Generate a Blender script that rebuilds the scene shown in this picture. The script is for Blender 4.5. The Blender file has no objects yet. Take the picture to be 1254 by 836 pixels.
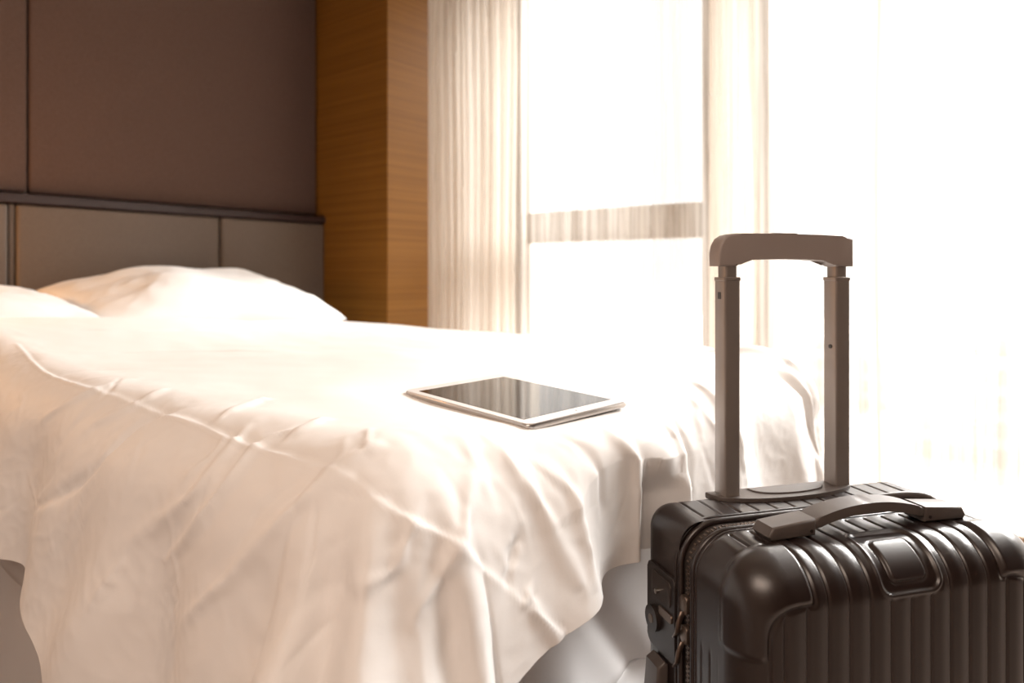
import bpy, bmesh, math, random
import numpy as np
from mathutils import Vector, Matrix
C = bpy.context.scene.collection
PI = math.pi
H = 0.86                                   # eye height
FPX = 855.0                                # focal length in px of the 1254 px wide frame
# ---------------------------------------------------------------- camera
cd = bpy.data.cameras.new('camera'); cam = bpy.data.objects.new('camera', cd); C.objects.link(cam)
cd.sensor_width = 36; cd.lens = FPX / 1254 * 36
cam.location = (0, 0, H)
ang = math.atan2(.629, .777)
cam.rotation_euler = (PI / 2, 0, ang - PI / 2)
cd.shift_y = -(418 - 335) / 1254
cd.clip_start = .02; cd.clip_end = 800
cd.dof.use_dof = True; cd.dof.focus_distance = .83; cd.dof.aperture_fstop = 3.8
bpy.context.scene.camera = cam
# ---------------------------------------------------------------- world, exposure
w = bpy.data.worlds.new('sky'); bpy.context.scene.world = w; w.use_nodes = True
bg = w.node_tree.nodes['Background']; bg.inputs[0].default_value = (1, .985, .965, 1); bg.inputs[1].default_value = 1.0
vs = bpy.context.scene.view_settings
vs.view_transform = 'Standard'; vs.look = 'None'; vs.exposure = 0.38; vs.gamma = 1; vs.use_curve_mapping = False
bpy.context.scene.cycles.max_bounces = 10
bpy.context.scene.cycles.diffuse_bounces = 6
bpy.context.scene.cycles.transparent_max_bounces = 24

def light(name, kind, loc, energy, col, rot=(0, 0, 0), **k):
    l = bpy.data.lights.new(name, kind); l.energy = energy; l.color = col
    for a, b in k.items(): setattr(l, a, b)
    o = bpy.data.objects.new(name, l); C.objects.link(o); o.location = loc; o.rotation_euler = rot
    return o
# low hazy sun coming in through the window
light('sun', 'SUN', (4, 0, 4), 12.5, (1, .975, .945), rot=(0, math.radians(57), math.radians(-13)), angle=math.radians(38))
# warm fill for the bed's shaded side, added as a ceiling lamp (panel below)
light('fill_lamp_light', 'AREA', (-1.4, -.2, 2.55), 46.0, (1, .79, .65), size=1.5)

# ---------------------------------------------------------------- materials
def mat(name, col, rough=.5, metal=0, spec=.5, **k):
    m = bpy.data.materials.new(name); m.use_nodes = True
    b = m.node_tree.nodes['Principled BSDF']
    b.inputs['Base Color'].default_value = (*col, 1); b.inputs['Roughness'].default_value = rough
    b.inputs['Metallic'].default_value = metal; b.inputs['Specular IOR Level'].default_value = spec
    for a, v in k.items(): b.inputs[a.replace('_', ' ')].default_value = v
    return m
def nd(m, t, **k):
    n = m.node_tree.nodes.new(t)
    for a, v in k.items(): setattr(n, a, v)
    return n
def lk(m, a, b): m.node_tree.links.new(a, b)
def noise_mat(m, scale, cols, bump=0., bdist=.001, stretch=(1, 1, 1), detail=4, lo=.35, hi=.65, coord='Object'):
    b = m.node_tree.nodes['Principled BSDF']
    tc = nd(m, 'ShaderNodeTexCoord'); mp = nd(m, 'ShaderNodeMapping'); mp.inputs['Scale'].default_value = stretch
    nz = nd(m, 'ShaderNodeTexNoise'); nz.inputs['Scale'].default_value = scale; nz.inputs['Detail'].default_value = detail
    lk(m, tc.outputs[coord], mp.inputs[0]); lk(m, mp.outputs[0], nz.inputs['Vector'])
    if cols:
        cr = nd(m, 'ShaderNodeValToRGB'); cr.color_ramp.elements[0].position = lo; cr.color_ramp.elements[1].position = hi
        cr.color_ramp.elements[0].color = (*cols[0], 1); cr.color_ramp.elements[1].color = (*cols[1], 1)
        lk(m, nz.outputs[0], cr.inputs[0]); lk(m, cr.outputs[0], b.inputs['Base Color'])
    if bump:
        bp = nd(m, 'ShaderNodeBump'); bp.inputs['Strength'].default_value = bump; bp.inputs['Distance'].default_value = bdist
        lk(m, nz.outputs[0], bp.inputs['Height']); lk(m, bp.outputs[0], b.inputs['Normal'])
    return m
M = {}
M['duvet'] = noise_mat(mat('white_cotton', (.87, .85, .83), .62, spec=.25, Sheen_Weight=.15), 900, None, .25, .0004)
M['sheet'] = noise_mat(mat('satin_sheet', (.84, .84, .85), .42, spec=.35), 700, None, .15, .0003)
M['pillow'] = mat('pillow_cotton', (.88, .86, .84), .65, spec=.2)
M['wood'] = noise_mat(mat('oak_veneer', (.3, .15, .05), .5, spec=.12), 9, ((.155, .064, .011), (.205, .090, .016)), .03, .0005, stretch=(.12, .12, 14), detail=6)
M['wall_fabric'] = noise_mat(mat('wall_fabric', (.13, .085, .065), .85, spec=.15), 420, ((.098, .060, .048), (.128, .082, .066)), .3, .0006)
M['leather'] = noise_mat(mat('headboard_leather', (.15, .115, .09), .5, spec=.35), 260, ((.128, .096, .075), (.155, .118, .093)), .12, .0004)
M['dark_trim'] = mat('dark_lacquer', (.032, .017, .016), .5)
M['seam'] = mat('dark_seam', (.03, .02, .016), .8)
M['paint'] = noise_mat(mat('beige_paint', (.62, .54, .47), .8, spec=.2), 60, None, .1, .0005)
M['paint_dark'] = noise_mat(mat('taupe_paint', (.3, .24, .20), .8, spec=.2), 60, None, .1, .0005)
M['dark_wood'] = mat('dark_wood', (.05, .03, .022), .6)
M['pale_paint'] = mat('pale_paint', (.86, .80, .72), .8, spec=.2)
M['ceiling'] = mat('ceiling_paint', (.75, .72, .68), .9, spec=.1)
M['carpet'] = noise_mat(mat('tan_carpet', (.4, .3, .22), .95, spec=.1), 180, ((.20, .155, .13), (.28, .22, .185)), .6, .004)
M['ledge'] = mat('ledge_wood', (.55, .40, .28), .4)
M['frame'] = mat('window_frame', (.24, .20, .165), .5)
M['bedbase'] = mat('bed_base', (.16, .09, .05), .6)
M['shell'] = noise_mat(mat('brown_polycarbonate', (.018, .0105, .0088), .32, spec=.55, Coat_Weight=.25, Coat_Roughness=.28), 900, None, .10, .0003)
M['band'] = mat('rubber_band', (.035, .025, .02), .5)
M['plastic'] = noise_mat(mat('handle_plastic', (.095, .078, .070), .40, spec=.5), 1200, None, .1, .0002)
M['hazed_grip'] = noise_mat(mat('hazed_grip_plastic', (.30, .255, .235), .42, spec=.5), 1200, None, .1, .0002)  # handle plastic lightened: the haze over the pull handle is put into its colour
M['black'] = mat('black_plastic', (.022, .016, .014), .35)
M['pole'] = mat('anodised_pole', (.27, .235, .215), .36, 0.4)
M['zip'] = mat('zip_metal', (.20, .15, .12), .35, 0.8)
M['chrome'] = mat('chrome', (.75, .72, .68), .18, 1.0)
M['alu'] = mat('tablet_aluminium', (.50, .47, .45), .28, .9)
M['bezel'] = mat('white_bezel', (.88, .88, .88), .12, spec=.5)
M['screen'] = mat('black_glass_screen', (.006, .006, .007), .05, spec=.9)
M['lampshade'] = mat('lamp_shade', (.8, .62, .42), .8)
M['concrete'] = noise_mat(mat('pale_render', (.8, .74, .68), .9, spec=.1), 3, ((.70, .64, .58), (.82, .77, .71)))
M['city_glass'] = mat('city_window', (.45, .42, .40), .3)
def emis(name, col, s):
    m = mat(name, col, .6); b = m.node_tree.nodes['Principled BSDF']
    b.inputs['Emission Color'].default_value = (*col, 1); b.inputs['Emission Strength'].default_value = s; return m
M['panel_on'] = emis('lit_diffuser', (1, .8, .62), 3)
# sheer curtain
def sheer(name, col, fac, streak):
    m = bpy.data.materials.new(name); m.use_nodes = True; nt = m.node_tree
    nt.nodes.remove(nt.nodes['Principled BSDF']); out = nt.nodes['Material Output']
    tr = nd(m, 'ShaderNodeBsdfTransparent'); df = nd(m, 'ShaderNodeBsdfDiffuse'); tl = nd(m, 'ShaderNodeBsdfTranslucent')
    df.inputs[0].default_value = (*col, 1); tl.inputs[0].default_value = (*col, 1)
    a = nd(m, 'ShaderNodeMixShader'); a.inputs[0].default_value = .46; lk(m, df.outputs[0], a.inputs[1]); lk(m, tl.outputs[0], a.inputs[2])
    b = nd(m, 'ShaderNodeMixShader'); lk(m, tr.outputs[0], b.inputs[1]); lk(m, a.outputs[0], b.inputs[2])
    tc = nd(m, 'ShaderNodeTexCoord'); mp = nd(m, 'ShaderNodeMapping'); mp.inputs['Scale'].default_value = (1, 1, .02)
    nz = nd(m, 'ShaderNodeTexNoise'); nz.inputs['Scale'].default_value = 60; nz.inputs['Detail'].default_value = 3
    mr = nd(m, 'ShaderNodeMapRange'); mr.inputs[1].default_value = .3; mr.inputs[2].default_value = .7
    mr.inputs[3].default_value = fac - streak; mr.inputs[4].default_value = fac + streak
    lk(m, tc.outputs['Object'], mp.inputs[0]); lk(m, mp.outputs[0], nz.inputs['Vector']); lk(m, nz.outputs[0], mr.inputs[0]); lk(m, mr.outputs[0], b.inputs[0])
    lk(m, b.outputs[0], out.inputs[0]); return m
M['hem'] = sheer('voile_hem', (.62, .53, .45), .93, .04)
M['sheer'] = sheer('sheer_voile', (.88, .83, .765), .37, .16)
def clear(name):
    m = bpy.data.materials.new(name); m.use_nodes = True; nt = m.node_tree
    nt.nodes.remove(nt.nodes['Principled BSDF']); out = nt.nodes['Material Output']
    tr = nd(m, 'ShaderNodeBsdfTransparent'); gl = nd(m, 'ShaderNodeBsdfGlossy'); gl.inputs['Roughness'].default_value = .02
    b = nd(m, 'ShaderNodeMixShader'); b.inputs[0].default_value = .05
    lk(m, tr.outputs[0], b.inputs[1]); lk(m, gl.outputs[0], b.inputs[2]); lk(m, b.outputs[0], out.inputs[0]); return m
M['glass'] = clear('window_glass')

# ---------------------------------------------------------------- helpers
def link(name, me, m, parent=None, smooth=False):
    o = bpy.data.objects.new(name, me); C.objects.link(o)
    if m is not None: me.materials.append(m)
    if parent: o.parent = parent
    if smooth: me.shade_smooth()
    return o
def from_bm(name, bm, m, parent=None, smooth=False):
    bmesh.ops.recalc_face_normals(bm, faces=bm.faces)
    me = bpy.data.meshes.new(name); bm.to_mesh(me); bm.free()
    return link(name, me, m, parent, smooth)
def from_np(name, V, Fc, m, parent=None, smooth=True):
    me = bpy.data.meshes.new(name); me.from_pydata(V.tolist(), [], Fc.tolist()); me.update()
    return link(name, me, m, parent, smooth)
def bbox(bm, x0, x1, y0, y1, z0, z1, bev=0, seg=2, mtx=None):
    r = bmesh.ops.create_cube(bm, size=1)
    for v in r['verts']:
        v.co = Vector(((x0 + x1) / 2 + v.co.x * (x1 - x0), (y0 + y1) / 2 + v.co.y * (y1 - y0), (z0 + z1) / 2 + v.co.z * (z1 - z0)))
    vs_ = r['verts']
    if bev:
        es = list({e for v in vs_ for e in v.link_edges})
        rr = bmesh.ops.bevel(bm, geom=es, offset=bev, segments=seg, profile=.5, affect='EDGES')
        vs_ = list({v for f in rr['faces'] for v in f.verts} | {v for v in vs_ if v.is_valid})
    if mtx is not None: bmesh.ops.transform(bm, matrix=mtx, verts=[v for v in vs_ if v.is_valid])
def box(name, x0, x1, y0, y1, z0, z1, m, parent=None, bev=0, seg=2, smooth=False, mtx=None):
    bm = bmesh.new(); bbox(bm, x0, x1, y0, y1, z0, z1, bev, seg, mtx)
    return from_bm(name, bm, m, parent, smooth)
def prism(name, pts, axis, a0, a1, m, parent=None, bev=0, seg=2, smooth=False, fn=None):
    """closed outline pts (u,v) extruded along axis 'x','y' or 'z'"""
    bm = bmesh.new()
    def P(u, v, a): return {'x': (a, u, v), 'y': (u, a, v), 'z': (u, v, a)}[axis]
    A = [bm.verts.new(P(u, v, a0)) for u, v in pts]; B = [bm.verts.new(P(u, v, a1)) for u, v in pts]
    fa = bm.faces.new(A); fb = bm.faces.new(B[::-1])
    n = len(pts)
    for i in range(n): bm.faces.new((A[i], B[i], B[(i + 1) % n], A[(i + 1) % n]))
    if bev:
        es = list(set(fa.edges) | set(fb.edges))
        bmesh.ops.bevel(bm, geom=es, offset=bev, segments=seg, profile=.5, affect='EDGES')
    bmesh.ops.triangulate(bm, faces=[f for f in bm.faces if len(f.verts) > 4])
    if fn:
        for v in bm.verts: v.co = Vector(fn(v.co))
    o = from_bm(name, bm, m, parent, False)
    if smooth: o.data.shade_smooth(); o.data.set_sharp_from_angle(angle=math.radians(38))
    return o
def sweep(name, path, prof, m, parent=None, closed=False, smooth=True, up=(0, 1, 0)):
    """sweep closed profile (a along side vector, b along up) along a polyline"""
    path = [Vector(p) for p in path]; n = len(path); up = Vector(up); bm = bmesh.new(); rings = []
    for i, p in enumerate(path):
        if closed: t = path[(i + 1) % n] - path[i - 1]
        else: t = path[min(i + 1, n - 1)] - path[max(i - 1, 0)]
        t.normalize(); side = t.cross(up).normalized(); u2 = side.cross(t)
        rings.append([bm.verts.new(p + side * a + u2 * b) for a, b in prof])
    k = len(prof)
    for i in range(n if closed else n - 1):
        A, B = rings[i], rings[(i + 1) % n]
        for j in range(k): bm.faces.new((A[j], A[(j + 1) % k], B[(j + 1) % k], B[j]))
    if not closed: bm.faces.new(rings[0][::-1]); bm.faces.new(rings[-1])
    return from_bm(name, bm, m, parent, smooth)
def circ(r, n=12, rx=None): return [((rx or r) * math.cos(2 * PI * i / n), r * math.sin(2 * PI * i / n)) for i in range(n)]
def cyl(name, p0, p1, r, m, parent=None, n=24, smooth=True):
    d = Vector(p1) - Vector(p0); up = (0, 1, 0) if abs(d.normalized().y) < .9 else (1, 0, 0)
    o = sweep(name, [p0, p1], circ(r, n), m, parent, up=up, smooth=smooth)
    if smooth: o.data.set_sharp_from_angle(angle=math.radians(40))
    return o
def rrect(hx, hy, r, n=6, cx=0, cy=0):
    out = []
    for sx, sy, a in ((1, 1, 0), (-1, 1, 90), (-1, -1, 180), (1, -1, 270)):
        for i in range(n + 1):
            t = math.radians(a + 90 * i / n); out.append((cx + sx * (hx - r) + r * math.cos(t), cy + sy * (hy - r) + r * math.sin(t)))
    return out
def tag(o, label=None, cat=None, group=None, kind=None):
    if label: o['label'] = label
    if cat: o['category'] = cat
    if group: o['group'] = group
    if kind: o['kind'] = kind
    return o
def thing(name, label, cat, loc=(0, 0, 0), rz=0, group=None):
    o = bpy.data.objects.new(name, None); C.objects.link(o); o.empty_display_size = .1
    o.location = loc; o.rotation_euler = (0, 0, rz)
    return tag(o, label, cat, group)
def S(o): o['kind'] = 'structure'; return o

# ---------------------------------------------------------------- room shell
XW = 2.75; YB = 2.66; CEIL = 2.6
S(box('floor', -2.6, 3.0, -2.6, 2.9, -.1, 0, M['carpet']))
S(box('ceiling', -2.6, 3.0, -2.6, 2.9, CEIL, CEIL + .1, M['ceiling']))
wb = S(box('wall_back', -2.6, 3.0, YB, YB + .15, 0, CEIL, M['paint']))
S(box('wall_left', -2.6, -2.45, -2.6, YB, 0, CEIL, M['paint_dark']))
S(box('wall_front', -2.45, 3.0, -2.6, -2.45, 0, CEIL, M['dark_wood']))
# window wall: piers, head, low parapet below the sill
bm = bmesh.new()
bbox(bm, XW, 3.0, 2.237, YB, 0, CEIL); bbox(bm, XW, 3.0, -2.45, -1.9, 0, CEIL)
bbox(bm, XW, 3.0, -1.9, 2.237, 0, .10); bbox(bm, XW, 3.0, -1.9, 2.237, 2.42, CEIL)
bbox(bm, XW, 3.0, .99, 1.18, .10, 2.42)
S(from_bm('wall_right', bm, M['pale_paint']))
# windows
def window(name, y0, y1, transom):
    z0, z1 = .10, 2.42; x0, x1 = 2.78, 2.86; t = .045
    bm = bmesh.new()
    bbox(bm, x0, x1, y0, y0 + t, z0, z1, .004); bbox(bm, x0, x1, y1 - t, y1, z0, z1, .004)
    bbox(bm, x0, x1, y0 + t, y1 - t, z0, z0 + t, .004); bbox(bm, x0, x1, y0 + t, y1 - t, z1 - t, z1, .004)
    f = S(from_bm(name, bm, M['frame']))
    if transom:
        box('transom', x0 - .03, x1, y0 + t, y1 - t, H + .153, H + .300, M['frame'], f, .004)
        box('pane', 2.815, 2.823, y0 + t, y1 - t, z0 + t, H + .153, M['glass'], f)
        box('pane', 2.815, 2.823, y0 + t, y1 - t, H + .300, z1 - t, M['glass'], f)
    else:
        box('pane', 2.815, 2.823, y0 + t, y1 - t, z0 + t, z1 - t, M['glass'], f)
    return f
window('window_1', 1.18, 2.237, True); window('window_2', -1.9, .99, False)
S(box('trim_2', 2.28, XW, -2.45, YB, 0, .165, M['ledge'], bev=.006))          # low ledge under the curtains
# timber column between the wall panels and the window
col = S(box('trim_1', 1.87, 2.10, 2.16, YB, 0, CEIL, M['wood'], bev=.003))
# upholstered wall panels
for x0, x1 in ((-1.44, -.342), (-.336, .765), (.771, 1.862)):
    z0, z1 = 1.12, CEIL - .01
    box('wall_panel', x0, x1, YB - .035, YB, z0, z1, M['wall_fabric'], wb, .008, 3, True)
# ---------------------------------------------------------------- headboard
hb = thing('headboard', 'brown leather headboard of padded sections with a dark trim along its top', 'headboard', (.3, 2.6, 0))
def hp(x0, x1): return box('padded_panel', x0 - .3, x1 - .3, -.028, .03, .30, H + .218, M['leather'], hb, .012, 4, True)
for a, b in ((-1.29, -.655), (-.647, .045), (.053, .70), (.722, 1.387), (1.393, 1.868)): hp(a, b)
box('filler_strip', .702 - .3, .720 - .3, -.018, .03, .30, H + .218, M['leather'], hb, .006, 3, True)
box('backing', -1.3 - .3, 1.868 - .3, .02, .058, .0, H + .222, M['dark_trim'], hb)
box('top_trim', -1.3 - .3, 1.869 - .3, -.036, .059, H + .220, H + .251, M['dark_trim'], hb, .006, 3, True)

# ---------------------------------------------------------------- bed
def sstep(a, b, x):
    t = np.clip((x - a) / (b - a), 0, 1); return t * t * (3 - 2 * t)

XL,XR,YF,YH=.47,1.46,.545,2.10
def gs(x,w): return np.exp(-(x/w)**2)
def noise2(x,y,seed,f0,octs=4,ridged=False):
    r=np.random.RandomState(seed); out=np.zeros_like(x); amp=1.; tot=0
    for o in range(octs):
        s=np.zeros_like(x)
        for k in range(5):
            a=r.uniform(0,2*np.pi);p=r.uniform(0,2*np.pi,3);f=f0*2**o*r.uniform(.7,1.4)
            u=x*np.cos(a)+y*np.sin(a);v=-x*np.sin(a)+y*np.cos(a)
            s+=np.sin(f*u+1.6*np.sin(.6*f*v+p[1])+p[0])
        s/=2.2
        if ridged: s=1-np.abs(s)*1.6
        out+=amp*s;tot+=amp;amp*=.5
    return out/tot
def duvet_base(U,V):
    """U,V = unfolded cloth position (room metres, flat). returns positions"""
    a=np.where(U<XL,XL-U,np.where(U>XR,U-XR,0)); sx=np.where(U<XL,-1.,1.)
    b=np.maximum(YF-V,0)
    rho=np.hypot(a,b); phi=np.arctan2(b,np.maximum(a,1e-9))   # 0 = pure side, pi/2 = pure foot
    R=.125
    corner=np.sin(2*phi)*(rho>0)
    left=(U<XL)
    thmax=np.radians(84)-np.radians(14)*corner*left-np.radians(7)*left-np.radians(9)*(1-sstep(.45,.8,U))*(b>0)*(~left)
    R=R+.02*corner
    th=np.minimum(rho/R,thmax)
    rest=np.maximum(rho-R*thmax,0)
    out=R*np.sin(th)+rest*np.cos(thmax)
    down=R*(1-np.cos(th))+rest*np.sin(thmax)
    cx=np.clip(U,XL,XR); cy=np.maximum(V,YF)
    x=cx+sx*np.cos(phi)*out; y=cy-np.sin(phi)*out
    # folds in the hanging part
    tpar=np.where(b>0,U,0)
    hang=sstep(.06,.32,rho)
    foot=np.sin(phi)**2
    w=(.030*gs(U-.615,.05)-.022*gs(U-.73,.055)+.030*gs(U-.835,.05)-.014*gs(U-.93,.05)+.02*gs(U-1.05,.06)-.01*gs(U-1.2,.07)+.02*gs(U-1.36,.05))
    wo=hang*foot*w*(b>0)
    ang=hang*corner*(.022*np.sin(phi*9+.6)+.012*np.sin(phi*17+2))
    side=hang*(1-foot)*(.015*np.sin(V*14+1)+.01*np.sin(V*31))
    o2=wo+ang+side
    x=x+sx*np.cos(phi)*o2*(rho>0); y=y-np.sin(phi)*o2*(rho>0)
    z=.700-down
    # gentle dome and puffiness on top
    inside=np.exp(-(rho/.12)**2)
    dome=.060*sstep(1.45,.45,U)*sstep(1.35,2.0,V)-.006*sstep(.9,.6,V)
    soft=.006*noise2(U,V,3,5.,2)
    # hollow and swell
    z=z+inside*(dome+soft)
    z=z-(sstep(YH-.10,YH,V)**2)*.05
    return np.stack([x,y,z],-1)
def hem(U0,V0,nu,nv):
    """grid s,t in 0..1 -> unfolded U,V with irregular hems"""
    s,t=np.meshgrid(np.linspace(0,1,nu),np.linspace(0,1,nv),indexing='ij')
    s=s**1.4; t=t**1.4
    Vh=YH+.0*s
    # left overhang depends on t, foot overhang on s
    U_nom=-.02+s*1.90
    OL=np.interp(t,[0,.25,.34,.42,.5,1],[.45,.46,.44,.38,.33,.33])
    OR=.36+0*t
    U=XL-OL+s*((XR+OR)-(XL-OL))
    k=np.array([.1,.30,.47,.56,.64,.70,.80,.90,1.1,1.3,1.46,1.8]); v=np.array([.38,.35,.29,.27,.25,.262,.27,.265,.29,.34,.37,.36])
    OF=np.interp(U,k,v)
    kk=np.linspace(-.4,2.2,400);sm=np.convolve(np.pad(np.interp(kk,k,v),12,mode='edge'),np.hanning(25)/np.hanning(25).sum(),'valid')
    OF=np.interp(U,kk,sm)
    V=(YF-OF)+t*(Vh-(YF-OF))
    return U,V

bed = thing('bed', 'bed with a pale satin fitted sheet on its mattress, under the white duvet', 'bed', (.95, 1.5, 0))
def puffbox(x0, x1, y0, y1, z0, z1, r, n, fn=None):
    bm = bmesh.new(); bmesh.ops.create_cube(bm, size=1)
    bmesh.ops.subdivide_edges(bm, edges=bm.edges[:], cuts=n, use_grid_fill=True)
    hx, hy, hz = (x1 - x0) / 2, (y1 - y0) / 2, (z1 - z0) / 2
    for v in bm.verts:
        p = Vector((v.co.x * 2 * hx, v.co.y * 2 * hy, v.co.z * 2 * hz))
        q = Vector((max(-hx + r, min(hx - r, p.x)), max(-hy + r, min(hy - r, p.y)), max(-hz + r, min(hz - r, p.z))))
        d = p - q
        if d.length > 1e-6: d.normalize()
        p = q + d * r + Vector(((x0 + x1) / 2, (y0 + y1) / 2, (z0 + z1) / 2))
        if fn: p += d * fn(p)
        v.co = p
    return bm
def sag(p):
    y = p.x; z = p.z
    return .010 * math.sin(9 * (y + 1.1 * z)) + .006 * math.sin(21 * (y + .8 * z) + 1.3) - .012 * math.exp(-((y * .75 + z * .66 - .86) / .022) ** 2) + .004 * math.sin(p.y * 12 + z * 8)
# children coordinates are relative to the bed's base point
def rel(bm, o):
    bmesh.ops.translate(bm, vec=(-o.location.x, -o.location.y, -o.location.z), verts=bm.verts)
    return bm
from_bm('valance', rel(puffbox(.44, 1.49, .487, 2.51, .02, .31, .015, 60, lambda p: .5 * sag(p)), bed), M['sheet'], bed, True)
from_bm('fitted_mattress', rel(puffbox(.43, 1.50, .475, 2.52, .27, .650, .05, 90, sag), bed), M['sheet'], bed, True)
from_bm('bed_base', rel(puffbox(.47, 1.47, .53, 2.53, .07, .115, .012, 12), bed), M['bedbase'], bed, True)
for x in (.55, 1.39):
    for y in (.62, 2.42):
        cyl('leg', (x - .95, y - 1.5, 0), (x - .95, y - 1.5, .075), .025, M['bedbase'], bed)

# duvet ---------------------------------------------------------------

def seg_dist(U, V, a, b):
    ax, ay = a; bx, by = b; dx, dy = bx - ax, by - ay; L2 = dx * dx + dy * dy + 1e-9
    t = ((U - ax) * dx + (V - ay) * dy) / L2; tc = np.clip(t, 0, 1)
    px, py = ax + tc * dx, ay + tc * dy
    s = np.sign((U - ax) * dy - (V - ay) * dx)
    return np.hypot(U - px, V - py), s, tc
def crease(U, V, pts, w, amp, step=0., fade=True):
    out = np.zeros_like(U); best = np.full(U.shape, 9.); sg = np.zeros_like(U); pos = np.zeros_like(U)
    n = len(pts) - 1
    for k in range(n):
        d, s, t = seg_dist(U, V, pts[k], pts[k + 1]); m = d < best
        best = np.where(m, d, best); sg = np.where(m, s, sg); pos = np.where(m, (k + t) / n, pos)
    env = np.sin(np.clip(pos, .02, .98) * PI) ** .6 if fade else .35 + .65 * np.abs(np.sin(pos * 11 + .5))
    wid = w * (.6 + .8 * np.abs(np.sin(pos * 7 + w * 900)))
    return env * (amp * np.exp(-(best / wid) ** 2) + step * sg * np.exp(-(best / (w * 3.5)) ** 2) * np.minimum(best / w, 1))
def smooth_pts(p, n=10):
    out = []
    P = [np.array(p[0])] + [np.array(q) for q in p] + [np.array(p[-1])]
    for i in range(1, len(P) - 2):
        for k in range(n):
            t = k / n
            out.append(tuple(.5 * ((2 * P[i]) + (P[i + 1] - P[i - 1]) * t + (2 * P[i - 1] - 5 * P[i] + 4 * P[i + 1] - P[i + 2]) * t * t + (-P[i - 1] + 3 * P[i] - 3 * P[i + 1] + P[i + 2]) * t ** 3)))
    out.append(tuple(p[-1])); return out
U, V = hem(0, 0, 440, 450)
P = duvet_base(U, V)
def normals(P):
    du = np.gradient(P, axis=0); dv = np.gradient(P, axis=1); n = np.cross(du, dv)
    return n / (np.linalg.norm(n, axis=-1, keepdims=True) + 1e-12)
N = normals(P)
aL = np.clip(XL - U, -.2, .6); bF = np.clip(YF - V, -.2, .6)
edge = np.clip(sstep(-.09, .10, aL) + sstep(-.09, .10, bF), 0, 1)
far = sstep(2.0, 1.0, V)
D = np.zeros_like(U)
D += crease(U, V, smooth_pts([(.455, 1.62), (.424, 1.386), (.414, 1.148), (.411, .864), (.401, .692), (.392, .523), (.401, .442), (.438, .397), (.497, .342), (.52, .317), (.56, .28)], 6), .0030, .0026, .0013, False)
for pts, wd, am in (
    ([(.43, .90), (.39, .93), (.319, .956), (.27, 1.03), (.23, 1.12)], .007, -.006),
    ([(.44, .66), (.411, .676), (.356, .669), (.301, .699), (.25, .76)], .006, .0065),
    ([(.411, .434), (.385, .42), (.365, .415), (.33, .44)], .005, .004),
    ([(.40, .50), (.347, .546), (.274, .615), (.196, .703)], .008, .005),
    ([(.53, .38), (.515, .366), (.497, .342)], .005, -.005),
    ([(.405, .75), (.392, .738), (.374, .738), (.34, .76)], .005, .004),
    ([(.51, .83), (.488, .819), (.42, .791)], .007, .005),
    ([(.48, .66), (.461, .651), (.415, .646)], .007, .005),
    ([(.44, .52), (.42, .519), (.369, .538), (.33, .57)], .008, .005),
    ([(.52, .33), (.529, .316), (.561, .26)], .007, .005),
    ([(.60, .44), (.62, .396), (.625, .352), (.62, .30)], .008, .006),
    ([(.43, .74), (.40, .72), (.347, .711), (.30, .76), (.25, .84)], .009, .006),
    ([(.50, .45), (.488, .436), (.45, .40), (.415, .381), (.36, .37)], .007, .005),
    ([(.74, .45), (.753, .408), (.78, .343), (.80, .30)], .010, .009),
    ([(.46, 1.00), (.41, .99), (.36, 1.04)], .007, .005),
    ([(.47, 1.12), (.40, 1.13), (.34, 1.20)], .008, .005),
    ([(.66, .47), (.68, .42), (.70, .35)], .008, -.006),
    ([(.56, .50), (.56, .44), (.58, .36), (.60, .31)], .010, .006),
    ([(.86, .46), (.87, .40), (.86, .31)], .010, .012),
    ([(.92, .46), (.93, .38), (.925, .30)], .008, -.006),
    ([(1.06, .50), (1.07, .42), (1.07, .30)], .012, .008),
    ([(.60, 1.75), (.80, 1.70), (1.1, 1.73)], .010, .004),
    ([(.50, 1.50), (.70, 1.42), (.82, 1.23)], .012, .003),
    ([(1.42, .62), (1.50, .50), (1.60, .36)], .02, .022),
    ([(1.38, .54), (1.44, .42), (1.50, .26)], .02, -.02),
    ([(1.48, .70), (1.60, .60), (1.76, .52)], .02, .02)):
    D += crease(U, V, smooth_pts(pts, 6), wd, am)
# many soft random folds running over the edge, plus fine crumple
rs = np.random.RandomState(11)
for k in range(46):
    u0 = rs.uniform(.20, .46); v0 = rs.uniform(.30, 1.6)
    if rs.rand() < .35: u0 = rs.uniform(.5, 1.2); v0 = rs.uniform(.30, .52)
    a = rs.uniform(1.9, 3.0) if u0 < .46 else rs.uniform(3.9, 5.2)
    L = rs.uniform(.05, .16)
    D += crease(U, V, [(u0 - .5 * L * math.cos(a), v0 - .5 * L * math.sin(a)), (u0, v0), (u0 + .5 * L * math.cos(a + .3), v0 + .5 * L * math.sin(a + .3))], rs.uniform(.004, .012), rs.uniform(-.0022, .0029))
for k in range(60):                      # crisp little pressed creases
    left = rs.rand() < .72
    u0 = rs.uniform(.18, .47) if left else rs.uniform(.5, 1.3); v0 = rs.uniform(.30, 1.5) if left else rs.uniform(.30, .54)
    a = rs.choice([rs.uniform(2.2, 2.9), rs.uniform(.2, 1.2)], p=[.75, .25]) if left else rs.uniform(4.0, 5.3)
    L = rs.uniform(.03, .13); bend = rs.uniform(-.5, .5)
    D += crease(U, V, [(u0 - .5 * L * math.cos(a), v0 - .5 * L * math.sin(a)), (u0, v0), (u0 + .5 * L * math.cos(a + bend), v0 + .5 * L * math.sin(a + bend))], rs.uniform(.0022, .0045), rs.uniform(.0008, .0022) * rs.choice([-1, 1]))
D += edge * .0045 * noise2(U * 1.0, V * 1.0 + U * .8, 7, 13., 2)
D += edge * .0006 * noise2(U, V, 21, 60., 2, True)
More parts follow.
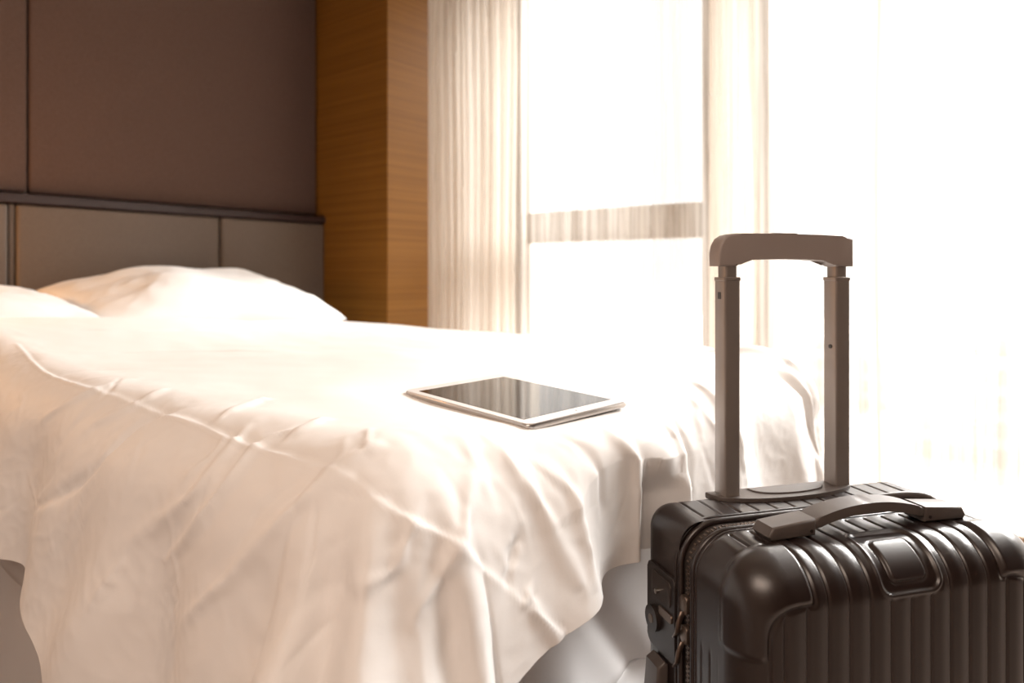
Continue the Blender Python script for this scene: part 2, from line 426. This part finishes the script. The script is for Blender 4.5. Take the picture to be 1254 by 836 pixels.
D += (1 - edge) * (.0035 * noise2(U, V, 5, 9., 2) + .0012 * noise2(U, V * .7, 8, 30., 2))
TX, TY = .757, .612
tabm = np.exp(-(((P[..., 0] - TX) / .15) ** 4 + ((P[..., 1] - TY) / .19) ** 4))
D *= (1 - .9 * tabm)
P = P + N * D[..., None]
# the tablet presses the top flat along its own plane
ta, tb, tg = .032, -.0275, -.1495
def tab_plane(x, y): return .6885 + (-tb * 1.0) * (x - TX) * 1.0 + ta * (y - TY) - .0080
pl = tab_plane(P[..., 0], P[..., 1])
P[..., 2] = np.where(P[..., 2] > .60, P[..., 2] * (1 - tabm) + pl * tabm, P[..., 2])
# the suitcase leans against the hanging end: the cloth gives way to it
lx = (P[..., 0] - .9445) * .817 - (P[..., 1] - .3024) * .576; ly = (P[..., 0] - .9445) * .576 + (P[..., 1] - .3024) * .817
push = np.maximum(.031 - ly, 0) * sstep(.625, .575, P[..., 2]) * sstep(-.212, -.192, lx) * (lx < .3) * (ly > -.15)
P[..., 0] += push * .576; P[..., 1] += push * .817
nu, nv = U.shape
idx = np.arange(nu * nv).reshape(nu, nv)
Fq = np.stack([idx[:-1, :-1], idx[1:, :-1], idx[1:, 1:], idx[:-1, 1:]], -1).reshape(-1, 4)
dv_ = from_np('duvet', P.reshape(-1, 3), Fq, M['duvet'])
md = dv_.modifiers.new('thickness', 'SOLIDIFY'); md.thickness = .016; md.offset = -1
tag(dv_, 'rumpled white cotton duvet spread over the bed, hanging at its foot', 'duvet')

# pillows ---------------------------------------------------------------
def pillow(name, cx, cy, cz, L, W, T, rx, ry, rz, seed, label):
    n = 90; s, t = np.meshgrid(np.linspace(-1, 1, n), np.linspace(-1, 1, n), indexing='ij')
    prof = np.clip((1 - np.abs(s) ** 2.3) * (1 - np.abs(t) ** 2.6), 0, 1) ** .52
    pin = 1 - .06 * (s ** 2) * (1 - t ** 2) - .06 * (t ** 2) * (1 - s ** 2)
    X = s * L / 2 * (1 - .05 * (1 - s ** 2) * 0) * (1 - .05 * (1 - np.abs(t)) * np.abs(s)); Y = t * W / 2 * (1 - .06 * (1 - np.abs(s)) * np.abs(t))
    wr = .015 * noise2(s * .6, t * .6, seed, 6., 2) + .008 * noise2(s, t, seed + 1, 9., 2, True) * np.abs(s)
    rad = np.abs(s) ** 1.2
    wr += .009 * np.sin(t * 13 + 4 * s) * rad * (1 - np.abs(s) ** 8)
    Z = prof * (T / 2) + prof * wr
    Z2 = -prof * T / 2 + prof * .3 * wr
    A = np.stack([X, Y, Z], -1).reshape(-1, 3); B = np.stack([X, Y, Z2], -1).reshape(-1, 3)
    i = np.arange(n * n).reshape(n, n)
    F1 = np.stack([i[:-1, :-1], i[1:, :-1], i[1:, 1:], i[:-1, 1:]], -1).reshape(-1, 4)
    F2 = F1[:, ::-1] + n * n
    o = from_np(name, np.concatenate([A, B]), np.concatenate([F1, F2]), M['pillow'])
    bm = bmesh.new(); bm.from_mesh(o.data); bmesh.ops.remove_doubles(bm, verts=bm.verts, dist=1e-5); bm.to_mesh(o.data); bm.free(); o.data.shade_smooth()
    o.location = (cx, cy, cz); o.rotation_euler = (rx, ry, rz)
    return tag(o, label, 'pillow', 'white pillows at the head of the bed')
pillow('pillow', 1.175, 2.30, .752, .83, .50, .228, math.radians(11), math.radians(1), 0, 3, 'plump white pillow at the window side of the bed head')
pillow('pillow', .46, 2.22, .728, .64, .46, .19, math.radians(6), math.radians(-2), math.radians(4), 9, 'flatter white pillow at the left, partly out of view, overlapping its neighbour')

# tablet -----------------------------------------------------------------
tb_ = thing('tablet', 'thin white framed tablet with dark reflecting screen lying on the duvet', 'tablet', (TX, TY, .6885))
tb_.rotation_euler = (ta, tb, tg)
prism('body', rrect(.094, .131, .011, 8), 'z', -.0050, .0016, M['alu'], tb_, .0022, 3, True)
prism('bezel', rrect(.0925, .1295, .010, 8), 'z', .0014, .0022, M['bezel'], tb_, .0002, 1)
prism('screen', rrect(.0815, .1095, .001, 2), 'z', .0020, .00245, M['screen'], tb_)
cyl('home_button', (0, .1195, .0020), (0, .1195, .0026), .0055, M['bezel'], tb_)
cyl('camera_lens', (0, -.1195, .0020), (0, -.1195, .0024), .0015, M['screen'], tb_, 12)

# ---------------------------------------------------------------- suitcase
sc = thing('suitcase', 'dark brown ribbed hard-shell suitcase with its telescopic handle pulled up, at the bed foot', 'suitcase', (.9445, .3024, 0), math.atan2(-.576, .817))
HX, Z0, Z1, R_, YA, YBK = .193, .035, .572, .048, -.100, -.208
def shell(name, yopen, yend, R, x_n, z_n, y_n, disp):
    """five-sided rounded box open at yopen, closed end at yend"""
    sgn = -1 if yend < yopen else 1
    def mp(p):
        q = p.copy(); q[..., 0] = np.clip(p[..., 0], -HX + R, HX - R); q[..., 2] = np.clip(p[..., 2], Z0 + R, Z1 - R)
        if sgn < 0: q[..., 1] = np.maximum(p[..., 1], yend + R)
        else: q[..., 1] = np.minimum(p[..., 1], yend - R)
        d = p - q; n = d / (np.linalg.norm(d, axis=-1, keepdims=True) + 1e-12)
        p2 = q + n * R
        return p2 + n * disp(p2, n)[..., None]
    zs = np.concatenate([np.linspace(Z0, .38, 60)[:-1], np.linspace(.38, Z1, z_n)])
    xs = np.linspace(-HX, HX, x_n); ys = np.linspace(yopen, yend, y_n)
    Vs = []; Fs = []; off = 0
    def grid(a, b, f):
        nonlocal off
        A, B = np.meshgrid(a, b, indexing='ij'); p = mp(f(A, B)); n, m = A.shape
        i = np.arange(n * m).reshape(n, m) + off; off += n * m
        Vs.append(p.reshape(-1, 3)); Fs.append(np.stack([i[:-1, :-1], i[1:, :-1], i[1:, 1:], i[:-1, 1:]], -1).reshape(-1, 4))
    E_ = np.ones_like
    grid(xs, zs, lambda A, B: np.stack([A, E_(A) * yend, B], -1))
    grid(xs, ys, lambda A, B: np.stack([A, B, E_(A) * Z1], -1))
    grid(xs, ys, lambda A, B: np.stack([A, B, E_(A) * Z0], -1))
    grid(ys, zs, lambda A, B: np.stack([E_(A) * -HX, A, B], -1))
    grid(ys, zs, lambda A, B: np.stack([E_(A) * HX, A, B], -1))
    Vv = np.concatenate(Vs); Ff = np.concatenate(Fs)
    key = np.round(Vv * 2e5).astype(np.int64); _, first, inv = np.unique(key, axis=0, return_index=True, return_inverse=True)
    Vv = Vv[first]; Ff = inv.reshape(-1)[Ff]
    bm = bmesh.new(); me = bpy.data.meshes.new(name); me.from_pydata(Vv.tolist(), [], Ff.tolist()); bm.from_mesh(me)
    bmesh.ops.recalc_face_normals(bm, faces=bm.faces); bm.to_mesh(me); bm.free()
    return link(name, me, M['shell'], sc, True)
PX = .0256
def rr_sdf(x, y, hx, hy, r):
    a = np.abs(x) - hx + r; b = np.abs(y) - hy + r
    return np.hypot(np.maximum(a, 0), np.maximum(b, 0)) + np.minimum(np.maximum(a, b), 0) - r
def smin(a, b, k):
    h = np.clip(.5 + .5 * (b - a) / k, 0, 1); return b * (1 - h) + a * h - k * h * (1 - h)
def smax(a, b, k): return -smin(-a, -b, k)
def front_disp(p, n):
    x, y, z = p[..., 0], p[..., 1], p[..., 2]; ax = np.abs(x)
    th = np.arctan2(np.maximum(-n[..., 1], 0), np.where(n[..., 2] < -.2, 1e-3, np.maximum(n[..., 2], 1e-4)))
    top_side = (z > Z0 + R_ + .01)
    s = np.where(n[..., 1] > -.02, -(y - (YBK + R_)), 0) ; s = np.minimum(s, 0) + R_ * th * (n[..., 1] < -.02) + np.maximum(Z1 - R_ - z, 0) * (n[..., 1] < -.5)
    side = sstep(.75, .95, np.abs(n[..., 0]))
    # ribbed panel
    d1 = ax - .1195; d2 = smax(ax - .168, .069 - s, .034)
    d = smin(d1, d2, .005)
    d = np.where(s < -.012, -.02, d)
    onf = 1 - side
    panel = onf * sstep(.000, -.004, d)
    g = np.zeros_like(x)
    k = np.round(x / PX); dx = x - k * PX
    rib = np.exp(-(dx / .0015) ** 2) * (np.abs(k) <= 6)
    start = sstep(-.050, -.047, s)
    b = rr_sdf(x, s - .031, .0385, .040, .014)
    outb = sstep(.002, .006, b) + (s > .3)
    g += -.0021 * rib * panel * start * np.clip(outb, 0, 1)
    # bulge of each rib
    g += .0006 * np.cos(2 * PI * dx / PX) * -1 * panel * np.clip(outb, 0, 1) * start
    # badge
    fz = onf * (s < .2)
    g += fz * (.0016 * np.exp(-(b / .0022) ** 2) - .0018 * sstep(0, -.005, b))
    b2 = rr_sdf(x, s - .034, .0235, .0245, .008)
    g += fz * (-.0012 * np.exp(-((b2 - .001) / .0015) ** 2) + .0026 * sstep(0, -.003, b2))
    # panel outline below the bumpers
    g += -.0016 * np.exp(-(d / .0018) ** 2) * onf * (s > -.010) * sstep(.10, .08, -z + .15 + 0 * z)
    # corner bumpers, top ones and lower ones
    for zc, sg in ((Z1, -1), (Z0, 1)):
        drop = (z - zc) * sg
        drop = np.abs(drop)
        m = sstep(.000, .007, d) * sstep(-.150, -.166, y) * sstep(.098, .088, drop + .25 * np.maximum(.178 - ax, 0))
        m = m * (np.maximum(ax, 0) > .10)
        g += .0042 * m
    # vertical ridges on the flank
    yy = (y + .118) / .017; g += -.0010 * np.exp(-((yy - np.round(yy)) * .017 / .0016) ** 2) * side * (y > -.150) * sstep(.105, .12, Z1 - z)
    return g
def back_disp(p, n):
    x, y, z = p[..., 0], p[..., 1], p[..., 2]
    side = sstep(.75, .95, np.abs(n[..., 0]))
    k = np.round(x / PX); dx = x - k * PX
    g = -.0020 * np.exp(-(dx / .0014) ** 2) * (np.abs(k) <= 6) * (1 - side) * sstep(-.058, -.055, y)
    yy = (y + .05) / .02
    return g
f_ = shell('front_shell', YA, YBK, R_, 380, 170, 90, front_disp)
b_ = shell('back_shell', -.070, .024, .030, 330, 110, 60, back_disp)
# rims, zip band
def outline(off, n=14):
    return rrect(HX + off, (Z1 - Z0) / 2 + off, R_ + off, n, 0, (Z0 + Z1) / 2)
def dense(pts, step=.01):
    out = []
    for i in range(len(pts)):
        a = Vector(pts[i]); b = Vector(pts[(i + 1) % len(pts)]); k = max(1, int((b - a).length / step))
        for j in range(k): out.append(tuple(a.lerp(b, j / k)))
    return out
def ring(name, off, y, prof, m): return sweep(name, [(a, y, b) for a, b in dense(outline(off))], prof, m, sc, closed=True)
ring('back_rim', -.001, -.072, circ(.0042, 10, .0040), M['shell'])
arch = [(-.03 + .206 * i / 24, -.078 + .004 * math.sin(PI * i / 24), Z1 - .001 + .008 * math.sin(PI * (i / 24) ** 1.8) - (R_ - math.sqrt(R_ ** 2 - max(0, -.03 + .206 * i / 24 - (HX - R_)) ** 2))) for i in range(25)]
sweep('rim_guard', arch, circ(.0035, 10, .0055), M['plastic'], sc, up=(0, 1, 0))
ring('back_rim_bead', .0, -.063, circ(.0022, 8), M['shell'])
ring('front_rim', -.001, -.099, circ(.0036, 10), M['shell'])
ring('front_rim_bead', -.0005, -.106, circ(.0018, 8), M['shell'])
ring('zip_band', -.006, -.086, [(-.003, -.016), (.0025, -.016), (.0025, .016), (-.003, .016)], M['band'])
bm = bmesh.new(); pts = dense(outline(-.0030), .0001); acc = 0; step = .0026; o3 = outline(-.0030); dd = dense(o3, .0026)
for i, (a, b) in enumerate(dd):
    if b < .25: continue
    c = Vector((a, -.0855 + (.0013 if i % 2 else -.0013), b)); t = (Vector(dd[(i + 1) % len(dd)]) - Vector(dd[i - 1])).normalized()
    mt = Matrix.Translation(c) @ Matrix.Rotation(-math.atan2(t.y, t.x), 4, 'Y')
    bbox(bm, -.0008, .0008, -.0026, .0026, -.0012, .0012, 0, 1, mt)
tag(from_bm('zip_teeth', bm, M['zip'], sc), kind='stuff')
# tray that carries the poles
def lens(x0, x1, yb, yf, n=24):
    c = (x0 + x1) / 2; h = (x1 - x0) / 2
    fr = [(c + h * math.cos(t), yb + (yf - yb) * math.sin(t) ** .7) for t in [PI * i / n for i in range(n + 1)]]
    return fr
tr = prism('handle_tray', lens(-.108, .106, .014, -.034), 'z', Z1 - .004, Z1 + .0045, M['plastic'], sc, .0018, 2, True)
prism('tray_recess', lens(-.050, .060, .008, -.022), 'z', Z1 + .004, Z1 + .0062, M['plastic'], tr, .0008, 1, True)
# telescopic handle
gp = [(-.104, .8695), (-.1045, .886), (-.102, .897), (-.097, .905), (-.090, .9095), (-.080, .9115)]
for i in range(1, 12):
    x = -.080 + i * (.178 / 12); gp.append((x, .9115 + .0012 * math.sin(PI * i / 12) - .0015 * i / 12))
gp += [(.098, .9085), (.1015, .9070), (.1015, .8695), (.0745, .8695), (.0715, .8745), (.0655, .8768)]
for i in range(1, 10):
    x = .0655 - i * (.1355 / 10); gp.append((x, .8768 + .0022 * math.sin(PI * i / 10)))
gp += [(-.070, .8768), (-.0755, .8745), (-.0775, .8695)]
ph = prism('pull_handle', gp, 'y', -.013, .013, M['hazed_grip'], sc, .0035, 3, True)
prism('release_button', rrect(.018, .0012, .001, 3, 0, .9122), 'y', -.006, .006, M['black'], ph, .0006, 1)
for sx in (-1, 1):
    x = sx * .0845
    prism('inner_tube', rrect(.0085, .0100, .003, 3, x, 0), 'z', .840, .872, M['pole'], ph, smooth=True)
    po = prism('pole', rrect(.0115, .0125, .003, 4, x, 0), 'z', Z1 - .01, .855, M['pole'], ph, smooth=True)
    prism('collar', rrect(.0122, .0132, .003, 4, x, 0), 'z', .8505, .8555, M['pole'], ph, .0008, 1, smooth=True)
cyl('locking_stud', (.0730, -.002, .762), (.0718, -.002, .762), .0028, M['black'], ph, 16)
prism('pole_mark', rrect(.0035, .0045, .0005, 2, 0, .832), 'x', -.0964, -.0959, M['black'], ph)
# carry handles: arched strap with two block ends
def carry(name, mtx, parent, label=None):
    L = .135; gl = .075
    def ztop(x): return .018 + .010 * (1 - (x / L) ** 2)
    outer = [(-gl + 2 * gl * i / 20) for i in range(21)]
    up = [(x, .0165 + .0125 * (1 - (x / gl) ** 2) ** .9) for x in outer]
    lo = [(x, .0045 + .0135 * (1 - (x / gl) ** 2) ** .8) for x in outer[::-1]]
    g = prism(name, up + lo, 'y', -.0145, .0145, M['plastic'], parent, .003, 3, True)
    g.matrix_local = mtx
    for s_ in (-1, 1):
        pts = [(s_ * (gl - .0005), .0005), (s_ * (L - .004), -.001), (s_ * L, .004), (s_ * (L - .006), .0135), (s_ * (gl - .0005), .0185)]
        if s_ < 0: pts = pts[::-1]
        prism('end_cap', pts, 'y', -.0160, .0160, M['plastic'], g, .003, 3, True)
        cyl('hinge_pin', (s_ * (gl + .006), -.0166, .006), (s_ * (gl + .006), .0166, .006), .002, M['black'], g, 12)
    return g
carry('carry_handle', Matrix.Translation((.006, -.131, Z1 + .001)), sc)
carry('carry_handle', Matrix.Translation((-HX - .001, -.030, .265)) @ Matrix.Rotation(-PI / 2, 4, 'Y'), sc)
# combination lock plate on the left flank
def flank(name, y0, y1, z0, z1, t, m, parent, r=.004, x_in=.002):
    return prism(name, rrect((y1 - y0) / 2, (z1 - z0) / 2, r, 5, (y0 + y1) / 2, (z0 + z1) / 2), 'x', -HX - t, -HX + x_in, m, parent, .0012, 2, True)
lp = flank('lock_plate', -.066, .002, .405, .505, .004, M['black'], sc, .008)
flank('lock_recess', -.058, -.010, .468, .498, .0055, M['band'], lp, .006)
cyl('lock_knob', (-HX - .003, -.018, .440), (-HX - .0095, -.018, .440), .0155, M['black'], lp, 28)
cyl('keyhole', (-HX - .0093, -.018, .440), (-HX - .0103, -.018, .440), .0055, M['zip'], lp, 20)
flank('zip_slot', -.062, -.030, .452, .462, .0062, M['zip'], lp, .003)
cyl('slider_pin', (-HX - .004, -.030, .478), (-HX - .010, -.030, .478), .003, M['chrome'], lp, 14)
for z in (.486, .452):
    zs_ = flank('zip_slider', -.092, -.078, z - .010, z + .010, .0035, M['zip'], sc, .004)
    sweep('puller', [(-HX - .004, -.085, z - .008), (-HX - .008, -.083, z - .02), (-HX - .007, -.078, z - .034), (-HX - .004, -.066, z - .045)], [(-.003, -.001), (.003, -.001), (.003, .001), (-.003, .001)], M['zip'], zs_, up=(0, 1, .01))
# wheels
for sx in (-1, 1):
    for y in (-.175, -.010):
        fk = box('caster_fork', sx * .155 - .016, sx * .155 + .016, y - .016, y + .016, .026, .050, M['black'], sc, .004, 2)
        cyl('wheel', (sx * .155 - .009, y, .019), (sx * .155 + .009, y, .019), .019, M['band'], fk, 28)

# ---------------------------------------------------------------- curtains
rail = box('curtain_rail', 2.38, 2.42, -2.2, 2.60, 2.55, 2.595, M['frame'], bev=.003)
tag(rail, 'slim curtain rail on the ceiling in front of the window', 'curtain rail')
def curtain(y0, y1, z0, seed, label, dens):
    """dens: list of (y, amplitude, spacing) controlling the gathers"""
    rs = np.random.RandomState(seed); ys = []; y = y1; path = []; ph = 0
    step = .0035; y = y1; n = 0
    Y = np.arange(y1, y0, -step)
    sp = np.interp(Y, [d[0] for d in dens], [d[2] for d in dens]); am = np.interp(Y, [d[0] for d in dens], [d[1] for d in dens])
    ph = np.cumsum(step / sp) * 2 * PI
    r1 = noise2(Y, Y * 0, seed, 8., 2); r2 = noise2(Y, Y * 0, seed + 3, 16., 2)
    zs = np.linspace(z0, 2.545, 60)
    YY, ZZ = np.meshgrid(Y, zs, indexing='ij')
    PHh = ph[:, None] + 1.5 * r1[:, None]
    wob = .5 * np.sin(ZZ * 1.3 + seed) + .25 * np.sin(ZZ * 2.9 + YY * 3)
    A = am[:, None] * (.75 + .45 * r2[:, None] + .12 * np.sin(ZZ * 2 + PHh * .3))
    X = 2.40 + A * np.sin(PHh + wob * .8) + .3 * A * np.sin(2.3 * PHh + wob * 1.6 + 1)
    Yp = YY + .6 * A * np.cos(PHh * 1.0 + wob) * .6 + .004 * np.sin(ZZ * 3 + YY * 9)
    Z = ZZ
    i = np.arange(YY.size).reshape(YY.shape)
    Fq = np.stack([i[:-1, :-1], i[1:, :-1], i[1:, 1:], i[:-1, 1:]], -1).reshape(-1, 4)
    o = from_np('sheer_curtain', np.stack([X, Yp, Z], -1).reshape(-1, 3), Fq, M['sheer'])
    e = -1
    Pp = np.stack([X, Yp, Z], -1)[e]
    hm = None if e == -1 and y1 < 1 else sweep('side_hem', [tuple(q) for q in Pp], [(-.006, -.0012), (.006, -.0012), (.006, .0012), (-.006, .0012)], M['hem'], o, up=(1, 0, 0))
    return tag(o, label, 'curtain', 'sheer curtains across the window')
curtain(.478, 2.55, .19, 4, 'sheer cream curtain beside the timber column, bunched into dense folds', [(.47, .030, .16), (1.0, .028, .17), (1.85, .024, .10), (1.95, .034, .06), (2.1, .040, .05), (2.25, .034, .038), (2.35, .042, .06), (2.56, .036, .04)])
curtain(-1.9, .50, .19, 13, 'sheer cream curtain on the right, behind the suitcase handle', [(-1.9, .03, .15), (.10, .03, .15), (.125, .022, .03), (.14, .022, .03), (.16, .03, .15), (.20, .03, .15), (.215, .026, .025), (.235, .026, .025), (.26, .03, .16), (.345, .03, .15), (.357, .022, .03), (.37, .022, .03), (.39, .028, .18), (.50, .028, .18)])

# ---------------------------------------------------------------- lamp beside the bed, off the left edge
ns = thing('nightstand', 'dark nightstand beside the head of the bed', 'nightstand', (-.05, 2.32, 0))
box('cabinet', -.2, .2, -.2, .2, .05, .52, M['bedbase'], ns, .005); box('drawer', -.18, .18, -.212, -.199, .30, .48, M['bedbase'], ns, .003)
lm = thing('table_lamp', 'small warm table lamp on the nightstand', 'lamp', (-.05, 2.36, .52))
cyl('lamp_base', (0, 0, 0), (0, 0, .02), .06, M['pole'], lm); cyl('stem', (0, 0, .02), (0, 0, .26), .008, M['pole'], lm)
sweep('lamp_shade', [(0, 0, .22), (0, 0, .42)], circ(.10, 28), M['lampshade'], lm).data.materials[0] = M['lampshade']
light('bedside_lamp_light', 'POINT', (.12, 2.28, .98), 8.0, (1, .50, .18), shadow_soft_size=.06)
# ceiling fixture added for the warm fill light, out of view behind the camera
cl = box('fill_lamp_panel', -2.18, -.62, -.98, .58, 2.565, 2.60, M['frame'], bev=.004); tag(cl, 'flat square ceiling lamp added for the warm fill light, out of view behind the camera', 'ceiling lamp')
# ---------------------------------------------------------------- city far below the window
S(box('ground', 20, 500, -300, 400, -31, -30, M['concrete']))
def tower(x, y, wx, wy, z1, label, bands):
    t = thing('building', label, 'building', (x, y, -30), group='buildings beyond the window')
    box('wall', -wx, wx, -wy, wy, 0, z1 + 30, M['concrete'], t)
    box('roof', -wx * .5, wx * .5, -wy * .5, wy * .5, z1 + 30, z1 + 33, M['concrete'], t)
    for k in range(bands):
        for j in range(-2, 3):
            box('window', -wx - .3, -wx + .2, (j - .32) * wy * .38, (j + .32) * wy * .38, z1 + 30 - 4 - k * 4.2, z1 + 30 - 1.8 - k * 4.2, M['city_glass'], t)
tower(150, 10, 14, 13, -13, 'pale block of offices seen lowest at the right through the sheer curtain', 4)
tower(190, 48, 14, 16, -18, 'pale block behind the pull handle of the suitcase', 3)
tower(230, 16, 12, 12, -20, 'distant low pale block at the right edge of the picture', 2)
